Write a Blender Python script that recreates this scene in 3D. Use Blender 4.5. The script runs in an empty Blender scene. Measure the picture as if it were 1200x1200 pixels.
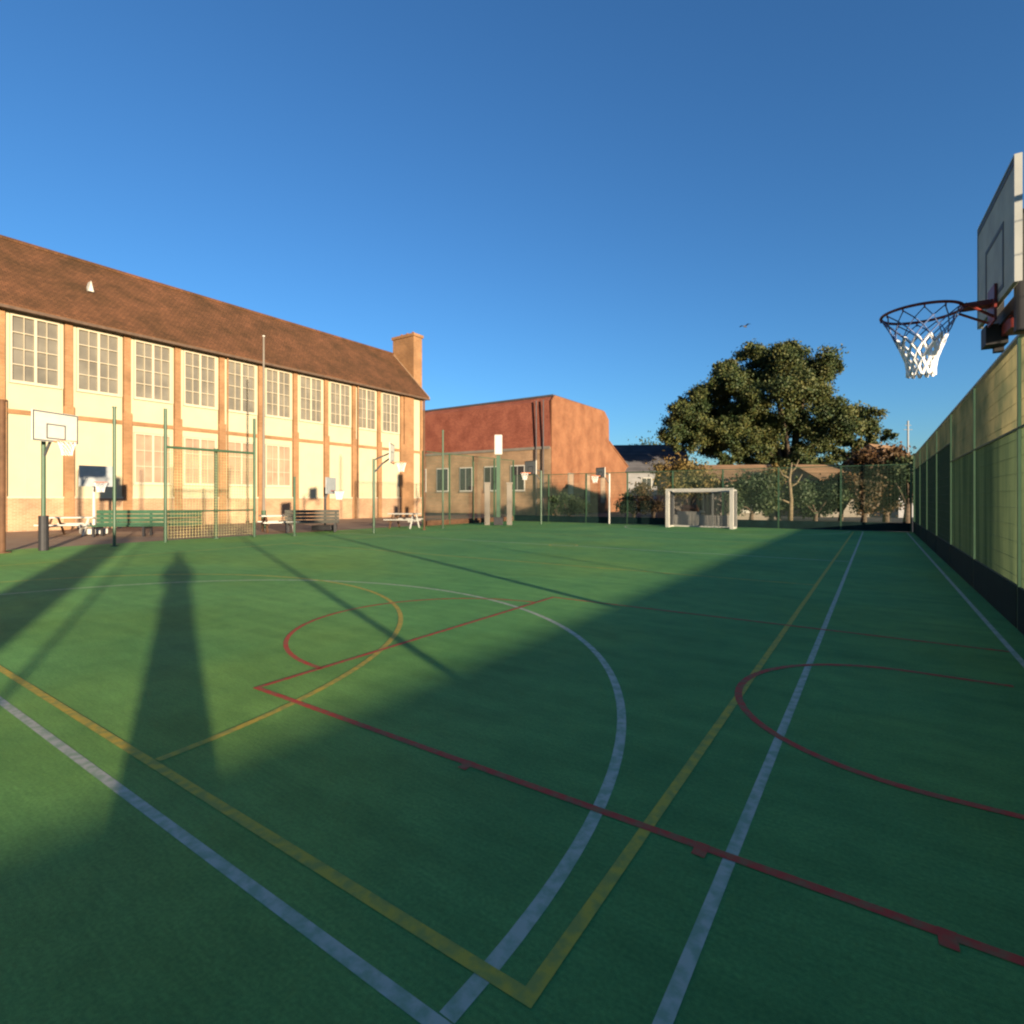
import bpy, math, random
import numpy as np
from mathutils import Vector, Matrix, Quaternion
R = math.radians
random.seed(7); rng = np.random.default_rng(7)
scn = bpy.context.scene
col = scn.collection

# world axes: x runs across the court towards the mesh fence, y runs along the court, z up
YAW = R(34.28); CY, SY = math.cos(YAW), math.sin(YAW); H = 1.5; F = 627.0
def at(px, Y):
    """ground position (x, y) seen in image column px at depth Y"""
    X = (px - 600) / F * Y
    return (CY * X - SY * Y, SY * X + CY * Y)
def zz(py, Y): return H + (584 - py) / F * Y

# ------------------------------------------------------------------ materials
def mat(name, c, rough=.8, var=.12, scale=3.0, metal=0.0, c2=None, detail=6, bump=0.0, bscale=None, spec=.3, stretch=None):
    m = bpy.data.materials.new(name); m.use_nodes = True
    nt = m.node_tree; N = nt.nodes; L = nt.links
    b = N['Principled BSDF']; b.inputs['Roughness'].default_value = rough; b.inputs['Metallic'].default_value = metal
    b.inputs['Specular IOR Level'].default_value = spec
    tc = N.new('ShaderNodeTexCoord'); mp = N.new('ShaderNodeMapping'); L.new(tc.outputs['Object'], mp.inputs[0])
    if stretch: mp.inputs['Scale'].default_value = stretch
    n = N.new('ShaderNodeTexNoise'); n.inputs['Scale'].default_value = scale; n.inputs['Detail'].default_value = detail
    L.new(mp.outputs[0], n.inputs['Vector'])
    r = N.new('ShaderNodeValToRGB'); L.new(n.outputs['Fac'], r.inputs[0])
    if c2 is None:
        c2 = tuple(min(1, v * (1 + var)) for v in c); c1 = tuple(v * (1 - var) for v in c)
    else: c1 = c
    r.color_ramp.elements[0].position = .3; r.color_ramp.elements[1].position = .7
    r.color_ramp.elements[0].color = (*c1, 1); r.color_ramp.elements[1].color = (*c2, 1)
    L.new(r.outputs[0], b.inputs['Base Color'])
    if bump:
        n2 = N.new('ShaderNodeTexNoise'); n2.inputs['Scale'].default_value = bscale or scale * 8; n2.inputs['Detail'].default_value = 4
        L.new(tc.outputs['Object'], n2.inputs['Vector'])
        bp = N.new('ShaderNodeBump'); bp.inputs['Strength'].default_value = bump; bp.inputs['Distance'].default_value = .02
        L.new(n2.outputs['Fac'], bp.inputs['Height']); L.new(bp.outputs[0], b.inputs['Normal'])
    m['_'] = 1
    return m

def brick_mat(name, c1, c2, mortar, bw=.225, bh=.075, ms=.012, axis='xz', patch=None, rough=.9):
    m = bpy.data.materials.new(name); m.use_nodes = True
    nt = m.node_tree; N = nt.nodes; L = nt.links; b = N['Principled BSDF']; b.inputs['Roughness'].default_value = rough
    b.inputs['Specular IOR Level'].default_value = .2
    tc = N.new('ShaderNodeTexCoord'); sp = N.new('ShaderNodeSeparateXYZ'); L.new(tc.outputs['Object'], sp.inputs[0])
    ad = N.new('ShaderNodeMath'); ad.operation = 'ADD'; L.new(sp.outputs[0], ad.inputs[0]); L.new(sp.outputs[1], ad.inputs[1])
    cb = N.new('ShaderNodeCombineXYZ')
    if axis == 'roof': L.new(sp.outputs[1], cb.inputs[0])
    else: L.new(ad.outputs[0], cb.inputs[0])
    L.new(sp.outputs[2], cb.inputs[1])
    br = N.new('ShaderNodeTexBrick'); L.new(cb.outputs[0], br.inputs['Vector'])
    br.inputs['Scale'].default_value = 1; br.inputs['Brick Width'].default_value = bw; br.inputs['Row Height'].default_value = bh
    br.inputs['Mortar Size'].default_value = ms; br.inputs['Color1'].default_value = (*c1, 1); br.inputs['Color2'].default_value = (*c2, 1)
    br.inputs['Mortar'].default_value = (*mortar, 1); br.inputs['Bias'].default_value = 0
    n = N.new('ShaderNodeTexNoise'); n.inputs['Scale'].default_value = .7; n.inputs['Detail'].default_value = 8; L.new(tc.outputs['Object'], n.inputs['Vector'])
    rp = N.new('ShaderNodeValToRGB'); L.new(n.outputs['Fac'], rp.inputs[0])
    p = patch or ((.72, .70, .68), (1.25, 1.2, 1.15))
    rp.color_ramp.elements[0].position = .3; rp.color_ramp.elements[1].position = .7
    rp.color_ramp.elements[0].color = (*p[0], 1); rp.color_ramp.elements[1].color = (*p[1], 1)
    mx = N.new('ShaderNodeMix'); mx.data_type = 'RGBA'; mx.blend_type = 'MULTIPLY'; mx.inputs[0].default_value = 1
    L.new(br.outputs['Color'], mx.inputs[6]); L.new(rp.outputs[0], mx.inputs[7]); L.new(mx.outputs[2], b.inputs['Base Color'])
    bp = N.new('ShaderNodeBump'); bp.inputs['Strength'].default_value = .5; bp.inputs['Distance'].default_value = .02; bp.invert = True
    L.new(br.outputs['Fac'], bp.inputs['Height']); L.new(bp.outputs[0], b.inputs['Normal'])
    return m

def court_mat():
    m = bpy.data.materials.new('court_green'); m.use_nodes = True
    nt = m.node_tree; N = nt.nodes; L = nt.links; b = N['Principled BSDF']
    b.inputs['Roughness'].default_value = .75; b.inputs['Specular IOR Level'].default_value = .2
    tc = N.new('ShaderNodeTexCoord')
    def noise(s, d=6, st=None):
        n = N.new('ShaderNodeTexNoise'); n.inputs['Scale'].default_value = s; n.inputs['Detail'].default_value = d
        if st:
            mp = N.new('ShaderNodeMapping'); mp.inputs['Scale'].default_value = st; mp.inputs['Rotation'].default_value = (0, 0, .25)
            L.new(tc.outputs['Object'], mp.inputs[0]); L.new(mp.outputs[0], n.inputs['Vector'])
        else: L.new(tc.outputs['Object'], n.inputs['Vector'])
        return n
    def ramp(n, a, b_, lo=.3, hi=.7):
        r = N.new('ShaderNodeValToRGB'); r.color_ramp.elements[0].position = lo; r.color_ramp.elements[1].position = hi
        r.color_ramp.elements[0].color = (*a, 1); r.color_ramp.elements[1].color = (*b_, 1); L.new(n.outputs['Fac'], r.inputs[0]); return r
    def mult(x, y):
        mx = N.new('ShaderNodeMix'); mx.data_type = 'RGBA'; mx.blend_type = 'MULTIPLY'; mx.inputs[0].default_value = 1
        L.new(x, mx.inputs[6]); L.new(y, mx.inputs[7]); return mx.outputs[2]
    base = ramp(noise(.35), COURT1, COURT2)
    o = mult(base.outputs[0], ramp(noise(1.0, 8, (1, 5, 1)), (.86, .88, .86), (1.14, 1.1, 1.1)).outputs[0])
    o = mult(o, ramp(noise(3.2, 12), (.88, .91, .91), (1.05, 1.03, 1.02), .32, .55).outputs[0])
    o = mult(o, ramp(noise(.22, 4), (1, 1, 1), (1.45, 1.05, .75), .48, .72).outputs[0])
    o = mult(o, ramp(noise(9, 10, (1, 7, 1)), (.90, .92, .93), (1.05, 1.04, 1.03), .35, .6).outputs[0])
    o = mult(o, ramp(noise(60, 3), (.85, .85, .85), (1.15, 1.15, 1.15)).outputs[0])
    o = mult(o, ramp(noise(400, 2), (.8, .8, .8), (1.2, 1.2, 1.2)).outputs[0])
    L.new(o, b.inputs['Base Color'])
    n = noise(300, 3); bp = N.new('ShaderNodeBump'); bp.inputs['Strength'].default_value = 1.0; bp.inputs['Distance'].default_value = .006
    L.new(n.outputs['Fac'], bp.inputs['Height']); L.new(bp.outputs[0], b.inputs['Normal'])
    return m

def line_mat(name, c, worn):
    """paint with the court colour showing through in scuffed specks"""
    m = mat(name, c, .7, c2=tuple(.45 * v + .55 * w for v, w in zip(c, worn)), scale=14, detail=10, spec=.2)
    r = [n for n in m.node_tree.nodes if n.type == 'VALTORGB'][0]
    r.color_ramp.elements[0].position = .42; r.color_ramp.elements[1].position = .60
    return m

def leaf_mat(name, c1, c2):
    m = bpy.data.materials.new(name); m.use_nodes = True
    nt = m.node_tree; N = nt.nodes; L = nt.links; b = N['Principled BSDF']; b.inputs['Roughness'].default_value = .65
    b.inputs['Specular IOR Level'].default_value = .25
    g = N.new('ShaderNodeNewGeometry'); r = N.new('ShaderNodeValToRGB'); L.new(g.outputs['Random Per Island'], r.inputs[0])
    r.color_ramp.elements[0].color = (*c1, 1); r.color_ramp.elements[1].color = (*c2, 1)
    tc = N.new('ShaderNodeTexCoord'); n = N.new('ShaderNodeTexNoise'); n.inputs['Scale'].default_value = .5; L.new(tc.outputs['Object'], n.inputs['Vector'])
    rp = N.new('ShaderNodeValToRGB'); L.new(n.outputs['Fac'], rp.inputs[0]); rp.color_ramp.elements[0].position = .35; rp.color_ramp.elements[1].position = .65
    rp.color_ramp.elements[0].color = (.6, .75, .7, 1); rp.color_ramp.elements[1].color = (1.35, 1.1, .9, 1)
    mx = N.new('ShaderNodeMix'); mx.data_type = 'RGBA'; mx.blend_type = 'MULTIPLY'; mx.inputs[0].default_value = 1
    L.new(r.outputs[0], mx.inputs[6]); L.new(rp.outputs[0], mx.inputs[7]); L.new(mx.outputs[2], b.inputs['Base Color'])
    return m

COURT1, COURT2 = (.082, .255, .070), (.14, .34, .088)
M = dict(
    court=court_mat(),
    white=line_mat('white_line_paint', (0.5192, 0.4838, 0.354), (0.1416, 0.2832, 0.1298)),
    yellow=line_mat('yellow_line_paint', (.60, .40, .05), (.16, .26, .08)),
    red=line_mat('red_line_paint', (.60, .065, .035), (.20, .18, .07)),
    tarmac=mat('tarmac', (.06, .058, .055), .9, .25, 2, bump=.3, bscale=200),
    paving=mat('paving', (0.246, 0.1394, 0.0902), .9, .25, 1.2, c2=(0.2952, 0.2132, 0.1394), bump=.3, bscale=60),
    grass=mat('grass', (.06, .09, .03), .95, .3, 1.5, bump=.5, bscale=60),
    brick=brick_mat('pier_brick', (0.1948, 0.09742, 0.04133), (0.248, 0.1299, 0.05904), (0.1889, 0.1299, 0.07675)),
    plinth=brick_mat('plinth_brick', (0.246, 0.1435, 0.082), (0.3116, 0.1927, 0.1148), (0.2952, 0.2296, 0.1558)),
    redbrick=brick_mat('red_brick', (0.1512, 0.05472, 0.02592), (0.1944, 0.0756, 0.03744), (0.1728, 0.1044, 0.0648), patch=((.75, .68, .62), (1.2, 1.2, 1.1))),
    tilehung=brick_mat('hung_tile', (0.1722, 0.0574, 0.0369), (0.2214, 0.0779, 0.05084), (0.1066, 0.03936, 0.02952), bw=.17, bh=.11, ms=.010, patch=((.75, .65, .62), (1.2, 1.2, 1.15))),
    tanbrick=brick_mat('tan_brick', (0.2119, 0.1394, 0.08088), (0.2565, 0.1729, 0.1031), (0.2342, 0.1784, 0.1282)),
    rooftile=brick_mat('brown_roof_tile', (0.06412, 0.03234, 0.01673), (0.09477, 0.04572, 0.02342), (0.02788, 0.01673, 0.01004), bw=.2, bh=.12, ms=.008, axis='roof', patch=((.7, .72, .6), (1.35, 1.2, 1.1))),
    slate=brick_mat('slate', (.06, .065, .075), (.09, .09, .10), (.03, .03, .035), bw=.3, bh=.2, ms=.01, axis='roof'),
    claytile=brick_mat('clay_tile', (0.1804, 0.1148, 0.0656), (0.2296, 0.1476, 0.082), (0.1148, 0.0738, 0.041), bw=.25, bh=.2, ms=.012, axis='roof'),
    cream=mat('cream_render', (.315, .280, .185), .85, .07, 1.3, bump=.1, bscale=40, c2=(.345, .305, .20)),
    creamframe=mat('cream_window_paint', (0.3454, 0.3022, 0.2192), .6, .05, 4),
    buff=mat('buff_render', (0.1378, 0.1227, 0.1012), .9, .12, 1.0),
    greywall=mat('grey_render', (0.182, 0.182, 0.189), .9, .12, 1.0),
    lead=mat('dark_lead', (.05, .05, .055), .6, .2, 5),
    soffit=mat('dark_timber', (.07, .045, .03), .8, .2, 4),
    green=mat('green_powder_coat', (.028, .065, .035), .45, .1, 6, spec=.4),
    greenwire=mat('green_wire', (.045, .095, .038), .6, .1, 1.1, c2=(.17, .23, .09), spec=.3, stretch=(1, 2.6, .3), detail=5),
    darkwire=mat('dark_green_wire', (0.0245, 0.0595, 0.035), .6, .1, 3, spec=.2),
    tancord=mat('tan_cord', (.13, .16, .08), .8, .15, 1.0, c2=(.46, .37, .17), stretch=(1, 1.4, 1.6), detail=5),
    kick=mat('kickboard_paint', (.006, .018, .018), .7, .2, 3, spec=.1),
    paletrim=mat('pale_trim', (0.31, 0.32, 0.3), .45, .08, 6),
    black=mat('black_rubber', (.018, .018, .02), .6, .15, 8),
    steel=mat('galvanised_steel', (0.3116, 0.328, 0.328), .4, .1, 10, metal=.6),
    darksteel=mat('dark_steel', (.05, .055, .06), .5, .15, 8, metal=.3),
    boardgrey=mat('weathered_backboard', (0.352, 0.36, 0.288), .6, .10, 5, c2=(0.256, 0.264, 0.216)),
    boardwhite=mat('white_backboard', (0.4133, 0.4133, 0.3616), .5, .05, 5),
    boardmark=mat('black_marking', (.06, .065, .07), .6, .1, 8),
    boarddark=mat('grey_backboard', (.22, .24, .25), .5, .1, 5),
    redsteel=mat('red_steel', (0.165, 0.02475, 0.01925), .45, .15, 10),
    orange=mat('orange_steel', (.62, .17, .06), .45, .1, 10),
    cord=mat('white_cord', (.78, .78, .76), .8, .05, 20),
    bluecord=mat('blue_cord', (.12, .16, .30), .8, .1, 20),
    whitepaint=mat('white_paint', (0.3674, 0.3608, 0.3214), .5, .05, 5),
    goalnet=mat('dark_net_cord', (.05, .055, .06), .8, .1, 20),
    benchgreen=mat('green_timber', (.022, .065, .035), .6, .25, 5, stretch=(1, 8, 8)),
    benchdark=mat('dark_timber_top', (.05, .05, .04), .7, .25, 5, stretch=(1, 8, 8)),
    wood=mat('brown_timber', (0.08, 0.04, 0.02), .8, .25, 5),
    bark=mat('bark', (.075, .055, .038), .95, .35, 6, bump=.6, bscale=30),
    barkpale=mat('pale_bark', (0.1254, 0.099, 0.0594), .95, .25, 6, bump=.6, bscale=30),
    leafoak=leaf_mat('oak_leaf', (0.0156, 0.0351, 0.01092), (0.0663, 0.0741, 0.02184)),
    leafdark=leaf_mat('dark_leaf', (.014, .030, .012), (.040, .058, .022)),
    leafrust=leaf_mat('rust_leaf', (0.036, 0.0192, 0.00768), (0.0672, 0.0432, 0.0168)),
    leafgold=leaf_mat('gold_leaf', (0.0637, 0.05232, 0.01365), (0.1183, 0.08645, 0.0273)),
    leafivy=leaf_mat('ivy_leaf', (0.014, 0.028, 0.0112), (0.0336, 0.0504, 0.0196)),
    skin=mat('skin', (.52, .33, .24), .55, .06, 12),
    jacket=mat('navy_cloth', (.03, .04, .07), .9, .1, 30),
    trouser=mat('dark_cloth', (.035, .035, .04), .9, .1, 30),
    hair=mat('brown_hair', (.05, .03, .02), .7, .2, 60),
    shoe=mat('shoe_leather', (.04, .03, .025), .5, .1, 20),
)
def glass_mat(name, c, rough=.12):
    m = mat(name, c, rough, .25, .9, spec=.5); return m
M['pane'] = glass_mat('window_glass_over_blind', (.115, .105, .08), .12)
M['panedark'] = glass_mat('dark_glass', (0.03, 0.03, 0.03), .1)
M['panepink'] = glass_mat('window_glass_over_board', (0.2296, 0.1607, 0.1091), .3)

# ------------------------------------------------------------------ mesh builder
class MB:
    def __init__(s): s.v = []; s.f = []
    def quad(s, a, b, c, d):
        n = len(s.v); s.v += [tuple(a), tuple(b), tuple(c), tuple(d)]; s.f.append((n, n+1, n+2, n+3)); return s
    def box(s, x0, x1, y0, y1, z0, z1):
        n = len(s.v)
        s.v += [(x, y, z) for z in (z0, z1) for x, y in ((x0, y0), (x1, y0), (x1, y1), (x0, y1))]
        s.f += [tuple(n+i for i in q) for q in ((3,2,1,0),(4,5,6,7),(0,1,5,4),(1,2,6,5),(2,3,7,6),(3,0,4,7))]; return s
    def prism(s, prof, axis, t0, t1):
        """profile of (p, q) points extruded along axis 'x' or 'y' ; q is z"""
        n = len(s.v); k = len(prof)
        for t in (t0, t1):
            for p, q in prof: s.v.append((t, p, q) if axis == 'x' else (p, t, q))
        a = list(range(n, n+k)); b = list(range(n+k, n+2*k))
        s.f.append(tuple(a)); s.f.append(tuple(reversed(b)))
        for i in range(k):
            j = (i+1) % k; s.f.append((a[i], b[i], b[j], a[j]))
        return s
    def tube(s, pts, r, n=10, cap=True, r1=None):
        pts = [Vector(p) for p in pts]; base = len(s.v); m = len(pts)
        up = None
        for i, p in enumerate(pts):
            d = (pts[min(i+1, m-1)] - pts[max(i-1, 0)]).normalized()
            if up is None: up = Vector((0,0,1)) if abs(d.z) < .9 else Vector((1,0,0))
            e = d.cross(up).normalized(); g = e.cross(d).normalized(); up = g
            rr = r if r1 is None else r + (r1 - r) * i / (m - 1)
            if isinstance(r, (list, tuple)): rr = r[i]
            for k in range(n):
                a = 2*math.pi*k/n; s.v.append(tuple(p + e*math.cos(a)*rr + g*math.sin(a)*rr))
        for i in range(m-1):
            for k in range(n):
                a = base+i*n+k; b = base+i*n+(k+1) % n; s.f.append((a, b, b+n, a+n))
        if cap: s.f.append(tuple(base+k for k in reversed(range(n)))); s.f.append(tuple(base+(m-1)*n+k for k in range(n)))
        return s
    def ring(s, c, rad, r, n=32, k=8, nrm=None):
        c = Vector(c); base = len(s.v)
        for i in range(n):
            a = 2*math.pi*i/n; d = Vector((math.cos(a), math.sin(a), 0))
            for j in range(k):
                t = 2*math.pi*j/k; s.v.append(tuple(c + d*(rad + r*math.cos(t)) + Vector((0,0,r*math.sin(t)))))
        for i in range(n):
            for j in range(k):
                a = base+i*k+j; b = base+i*k+(j+1) % k; c2 = base+((i+1) % n)*k+(j+1) % k; d2 = base+((i+1) % n)*k+j
                s.f.append((a, d2, c2, b))
        return s
    def build(s, name, m, parent=None, smooth=False, bevel=0, loc=None, rot=None):
        me = bpy.data.meshes.new(name); me.from_pydata(s.v, [], s.f); me.validate(); me.update()
        me.materials.append(m)
        if smooth:
            for p in me.polygons: p.use_smooth = True
        o = bpy.data.objects.new(name, me); col.objects.link(o)
        if parent: o.parent = parent
        if loc: o.location = loc
        if rot is not None: o.rotation_euler = (0, 0, rot)
        if bevel:
            b = o.modifiers.new('b', 'BEVEL'); b.width = bevel; b.segments = 2; b.limit_method = 'ANGLE'
        return o
def tag(o, label=None, cat=None, group=None, kind=None):
    for k, v in (('label', label), ('category', cat), ('group', group), ('kind', kind)):
        if v: o[k] = v
    return o
def empty(name, label, cat, loc=(0,0,0), rz=0, group=None):
    o = bpy.data.objects.new(name, None); col.objects.link(o); o.location = loc; o.rotation_euler = (0,0,rz); o.empty_display_size = .3
    return tag(o, label, cat, group)
def children(o): return [c for c in bpy.data.objects if c.parent == o]
def copy_tree(o, parent=None):
    c = o.copy(); col.objects.link(c)
    if parent: c.parent = parent
    for ch in children(o): copy_tree(ch, c)
    return c
def struct(o): o['kind'] = 'structure'; return o

# ------------------------------------------------------------------ the ground
FX, LX, YE = 1.36, -20.0, 29.6       # mesh fence line, left edge and far end of the court
def sheet(name, x0, x1, y0, y1, z, m):
    b = MB(); b.quad((x0,y0,z),(x1,y0,z),(x1,y1,z),(x0,y1,z)); return struct(b.build(name, m))
sheet('ground', -700, 700, -700, 900, -.02, M['grass'])
sheet('tarmac_yard', -60, 30, -30, 60, -.012, M['tarmac'])
sheet('paving', -32.2, LX, -20, 41.5, -.006, M['paving'])
sheet('court_surface', LX - .9, FX + .35, -14, YE, 0, M['court'])

def strip(b, pts, w, closed=False):
    P = [Vector((p[0], p[1], 0)) for p in pts]; n = len(P); L_ = []; z = strip.z
    for i, p in enumerate(P):
        if closed: d0 = p - P[i-1]; d1 = P[(i+1) % n] - p
        else: d0 = p - P[max(i-1,0)]; d1 = P[min(i+1,n-1)] - p
        if d0.length < 1e-6: d0 = d1
        if d1.length < 1e-6: d1 = d0
        d0.normalize(); d1.normalize(); d = (d0 + d1).normalized(); nrm = Vector((-d.y, d.x, 0)); k = w/2/max(.3, d.dot(d1))
        L_.append((p + nrm*k, p - nrm*k))
    for i in range(n-1 + (1 if closed else 0)):
        a, c = L_[i], L_[(i+1) % n]
        b.quad((a[0].x,a[0].y,z),(a[1].x,a[1].y,z),(c[1].x,c[1].y,z),(c[0].x,c[0].y,z))
def arc(cx, cy, r, a0, a1, n=64): return [(cx + r*math.cos(R(a0+(a1-a0)*i/n)), cy + r*math.sin(R(a0+(a1-a0)*i/n))) for i in range(n+1)]
# white: football pitch lines and area
strip.z = .001; b = MB()
strip(b, [(-19.4, 1.14), (-.505, 1.14), (-.505, 28.9)], .050)
strip(b, [(-19.4, 28.9), (-.535, 28.9)], .055)
strip(b, [(1.10, -8), (1.10, 29.3)], .05)
dy = math.degrees(math.asin((1.17-1.40)/5.18))
strip(b, arc(-6.2, 1.40, 5.18, dy, 180-dy, 96), .060)
strip(b, arc(-6.2, 28.7, 5.18, 180, 360, 96), .06)
strip(b, [(-19.4, 15.0), (-.54, 15.0)], .06)
struct(b.build('white_court_lines', M['white']))
# yellow: netball court
strip.z = .002; b = MB()
strip(b, [(-16.1, 27.8), (-16.1, 1.355), (-.865, 1.355), (-.865, 28.3)], .052)
strip(b, arc(-8.3, 1.20, 4.9, 2.2, 177.8, 96), .056)
strip(b, [(-16.07, 10.6), (-.9, 10.6)], .05); strip(b, [(-16.07, 19.6), (-.9, 19.6)], .05)
strip(b, arc(-8.3, 15.1, .45, 0, 360, 32)[:-1], .05, True)
struct(b.build('yellow_court_lines', M['yellow']))
# red: basketball key facing the hoop on the fence
strip.z = .003; b = MB()
strip(b, [(1.07, 2.36), (-4.05, 2.36), (-4.05, 7.05), (1.07, 7.05)], .046)
strip(b, arc(-4.05, 4.75, 1.8, 90, 270, 48), .046)
strip(b, arc(.27, 4.6, 1.17, 90, 270, 40), .052); strip(b, [(.27, 5.77), (.9, 5.77)], .05); strip(b, [(.27, 3.43), (.9, 3.43)], .05)
struct(b.build('red_court_lines', M['red']))
b = MB(); strip.z = .004
for x in (-.62, .2, -1.9): strip(b, [(x, 2.29), (x, 2.385)], .055)
struct(b.build('red_key_ticks', M['red']))

# ------------------------------------------------------------------ mesh fences
def wires(b, p0, p1, z0, z1, vs, vr, hs, hr, off=.0):
    p0 = Vector((*p0, 0)); p1 = Vector((*p1, 0)); d = p1 - p0; L_ = d.length; d.normalize(); n = Vector((-d.y, d.x, 0))
    k = int(L_/vs)
    for i in range(k+1):
        c = p0 + d*(i*vs)
        q = [c + d*vr, c + n*vr, c - d*vr, c - n*vr]; m = len(b.v)
        for z in (z0, z1): b.v += [(v.x, v.y, z) for v in q]
        for j in range(4): b.f.append((m+j, m+(j+1) % 4, m+4+(j+1) % 4, m+4+j))
    z = z0 + hs/2
    while z < z1:
        for sgn in (-1, 1):
            c0 = p0 + n*sgn*(vr+hr); c1 = p1 + n*sgn*(vr+hr); m = len(b.v)
            for c in (c0, c1): b.v += [(c.x+n.x*hr, c.y+n.y*hr, z), (c.x, c.y, z+hr), (c.x-n.x*hr, c.y-n.y*hr, z), (c.x, c.y, z-hr)]
            for j in range(4): b.f.append((m+j, m+(j+1) % 4, m+4+(j+1) % 4, m+4+j))
        z += hs
FH = 3.34; KH = .49
posts = [1.54 + 3.4*k for k in range(-1, 9)]
fr = empty('court_fence', 'tall green welded mesh fence with dark kickboard along the right side of the court', 'fence', (FX, 0, 0))
for y in posts + [YE-.08]:
    pw = .04 if abs(y-1.54) < .1 else .026
    MB().box(-pw,pw, y-pw, y+pw, 0, FH).build('post', M['green'], fr)
b = MB(); 
ed = posts + [YE-.08]
for i in range(len(ed)-1):
    y0, y1 = ed[i]+.04, ed[i+1]-.04
    MB().box(-.03, .03, y0, y1, -.03, KH).build('kickboard', M['kick'], fr)
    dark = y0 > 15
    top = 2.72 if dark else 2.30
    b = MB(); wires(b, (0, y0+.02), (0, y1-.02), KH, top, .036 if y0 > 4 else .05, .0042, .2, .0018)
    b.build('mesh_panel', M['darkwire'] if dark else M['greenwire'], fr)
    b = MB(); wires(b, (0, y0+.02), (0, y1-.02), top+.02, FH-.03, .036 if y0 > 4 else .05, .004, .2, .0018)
    b.build('upper_panel', M['tancord'], fr)  # upper wires coloured tan, unlike the green ones below
    MB().box(-.02, .02, y0, y1, top-.005, top+.02).build('mid_rail', M['green'], fr)
    MB().box(-.032, .032, y0-.08, y1, FH, FH+.03).build('top_rail', M['paletrim'], fr)

def fence_run(name, label, p0, p1, n, h, kick, vr=.0032, wm='darkwire', mid=True):
    f = empty(name, label, 'fence', (p0[0], p0[1], 0), math.atan2(p1[1]-p0[1], p1[0]-p0[0]))
    L_ = math.hypot(p1[0]-p0[0], p1[1]-p0[1]); s = L_/n
    for i in range(n+1): MB().box(i*s-.035, i*s+.035, -.035, .035, 0, h+.04).build('post', M['green'], f)
    for i in range(n):
        b = MB(); wires(b, (i*s+.06, 0), ((i+1)*s-.06, 0), kick, h, .05, vr, .2, .0025); b.build('mesh_panel', M[wm], f)
        if kick > .1: MB().box(i*s+.035, (i+1)*s-.035, -.03, .03, .02, kick).build('kickboard', M['kick'] if kick > .3 else M['wood'], f)
        MB().box(i*s+.035, (i+1)*s-.035, -.018, .018, h, h+.035).build('top_rail', M['green'], f)
    return f
fence_run('court_fence', 'green mesh fence running across the far end of the court behind the football goal', (LX, YE), (FX-.1, YE), 8, 3.0, .4, .004)
fence_run('court_fence', 'green mesh fence along the left side beyond the long cream building corner', (LX, 20.9), (LX, YE-.1), 4, 4.0, .3)

# tall ball-stop frame between two posts at the left side
fm = empty('ball_stop_frame', 'green frame of two tall posts and crossbars holding netting in front of the cream building', 'frame', (LX, 8.4, 0))
for y, h in ((0, 4.55), (3.15, 4.6)): MB().tube([(0,y,0),(0,y,h)], .05, 12).build('post', M['green'], fm)
MB().tube([(0,0,3.25),(0,3.15,3.25)], .045, 10).build('crossbar', M['green'], fm)
MB().tube([(0,0,1.05),(0,3.15,1.05)], .03, 10).build('crossbar', M['green'], fm)
b = MB(); wires(b, (0,.08), (0,3.08), .1, 3.2, .1, .006, .1, .005); b.build('netting', M['tancord'], fm)
def tall_post(px, py, top, label, m='green', r=.045, cap=True):
    Y = 1.5*F/(py-584); x, y = at(px, Y); h = zz(top, Y)
    e = empty('fence_post', label, 'post', (x,y,0), 0, 'free posts along the paving')
    MB().tube([(0,0,0),(0,0,h)], r, 12).build('shaft', M[m], e)
    MB().tube([(0,0,0),(0,0,.03)], r*2.4, 12).build('base_plate', M[m], e)
    MB().tube([(0,0,h),(0,0,h+.04)], r*1.25, 12).build('cap', M[m], e)
    return e
tall_post(134, 640, 478, 'slim green post between the grey backboard and the dark green bench')
tall_post(253, 631, 527, 'green post standing inside the ball stop frame area, shorter than its neighbours', r=.06)
tall_post(2, 648, 470, 'thick dark brown post at the left edge of the photo', 'wood', r=.085)
tall_post(345, 628, 560, 'short green post left of the dark bench with grey seat')
tall_post(497, 621, 470, 'slim brown post at the far corner of the cream building', 'wood')
tall_post(519, 619, 505, 'slim green post first to the right of the cream building')

# pale mast in front of the roof
x, y = at(309, 26.5)
e = empty('flagpole', 'slender pale flagpole rising in front of the brown tiled roof', 'flagpole', (x,y,0))
MB().tube([(0,0,0),(0,0,2.6),(0,0,9.5)], [.075,.06,.04], 12).build('shaft', M['buff'], e)
MB().tube([(0,0,0),(0,0,.9)], .11, 12).build('base_sleeve', M['green'], e)
MB().tube([(0,0,9.5),(0,0,9.56)], .06, 12).build('finial', M['whitepaint'], e)

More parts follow.
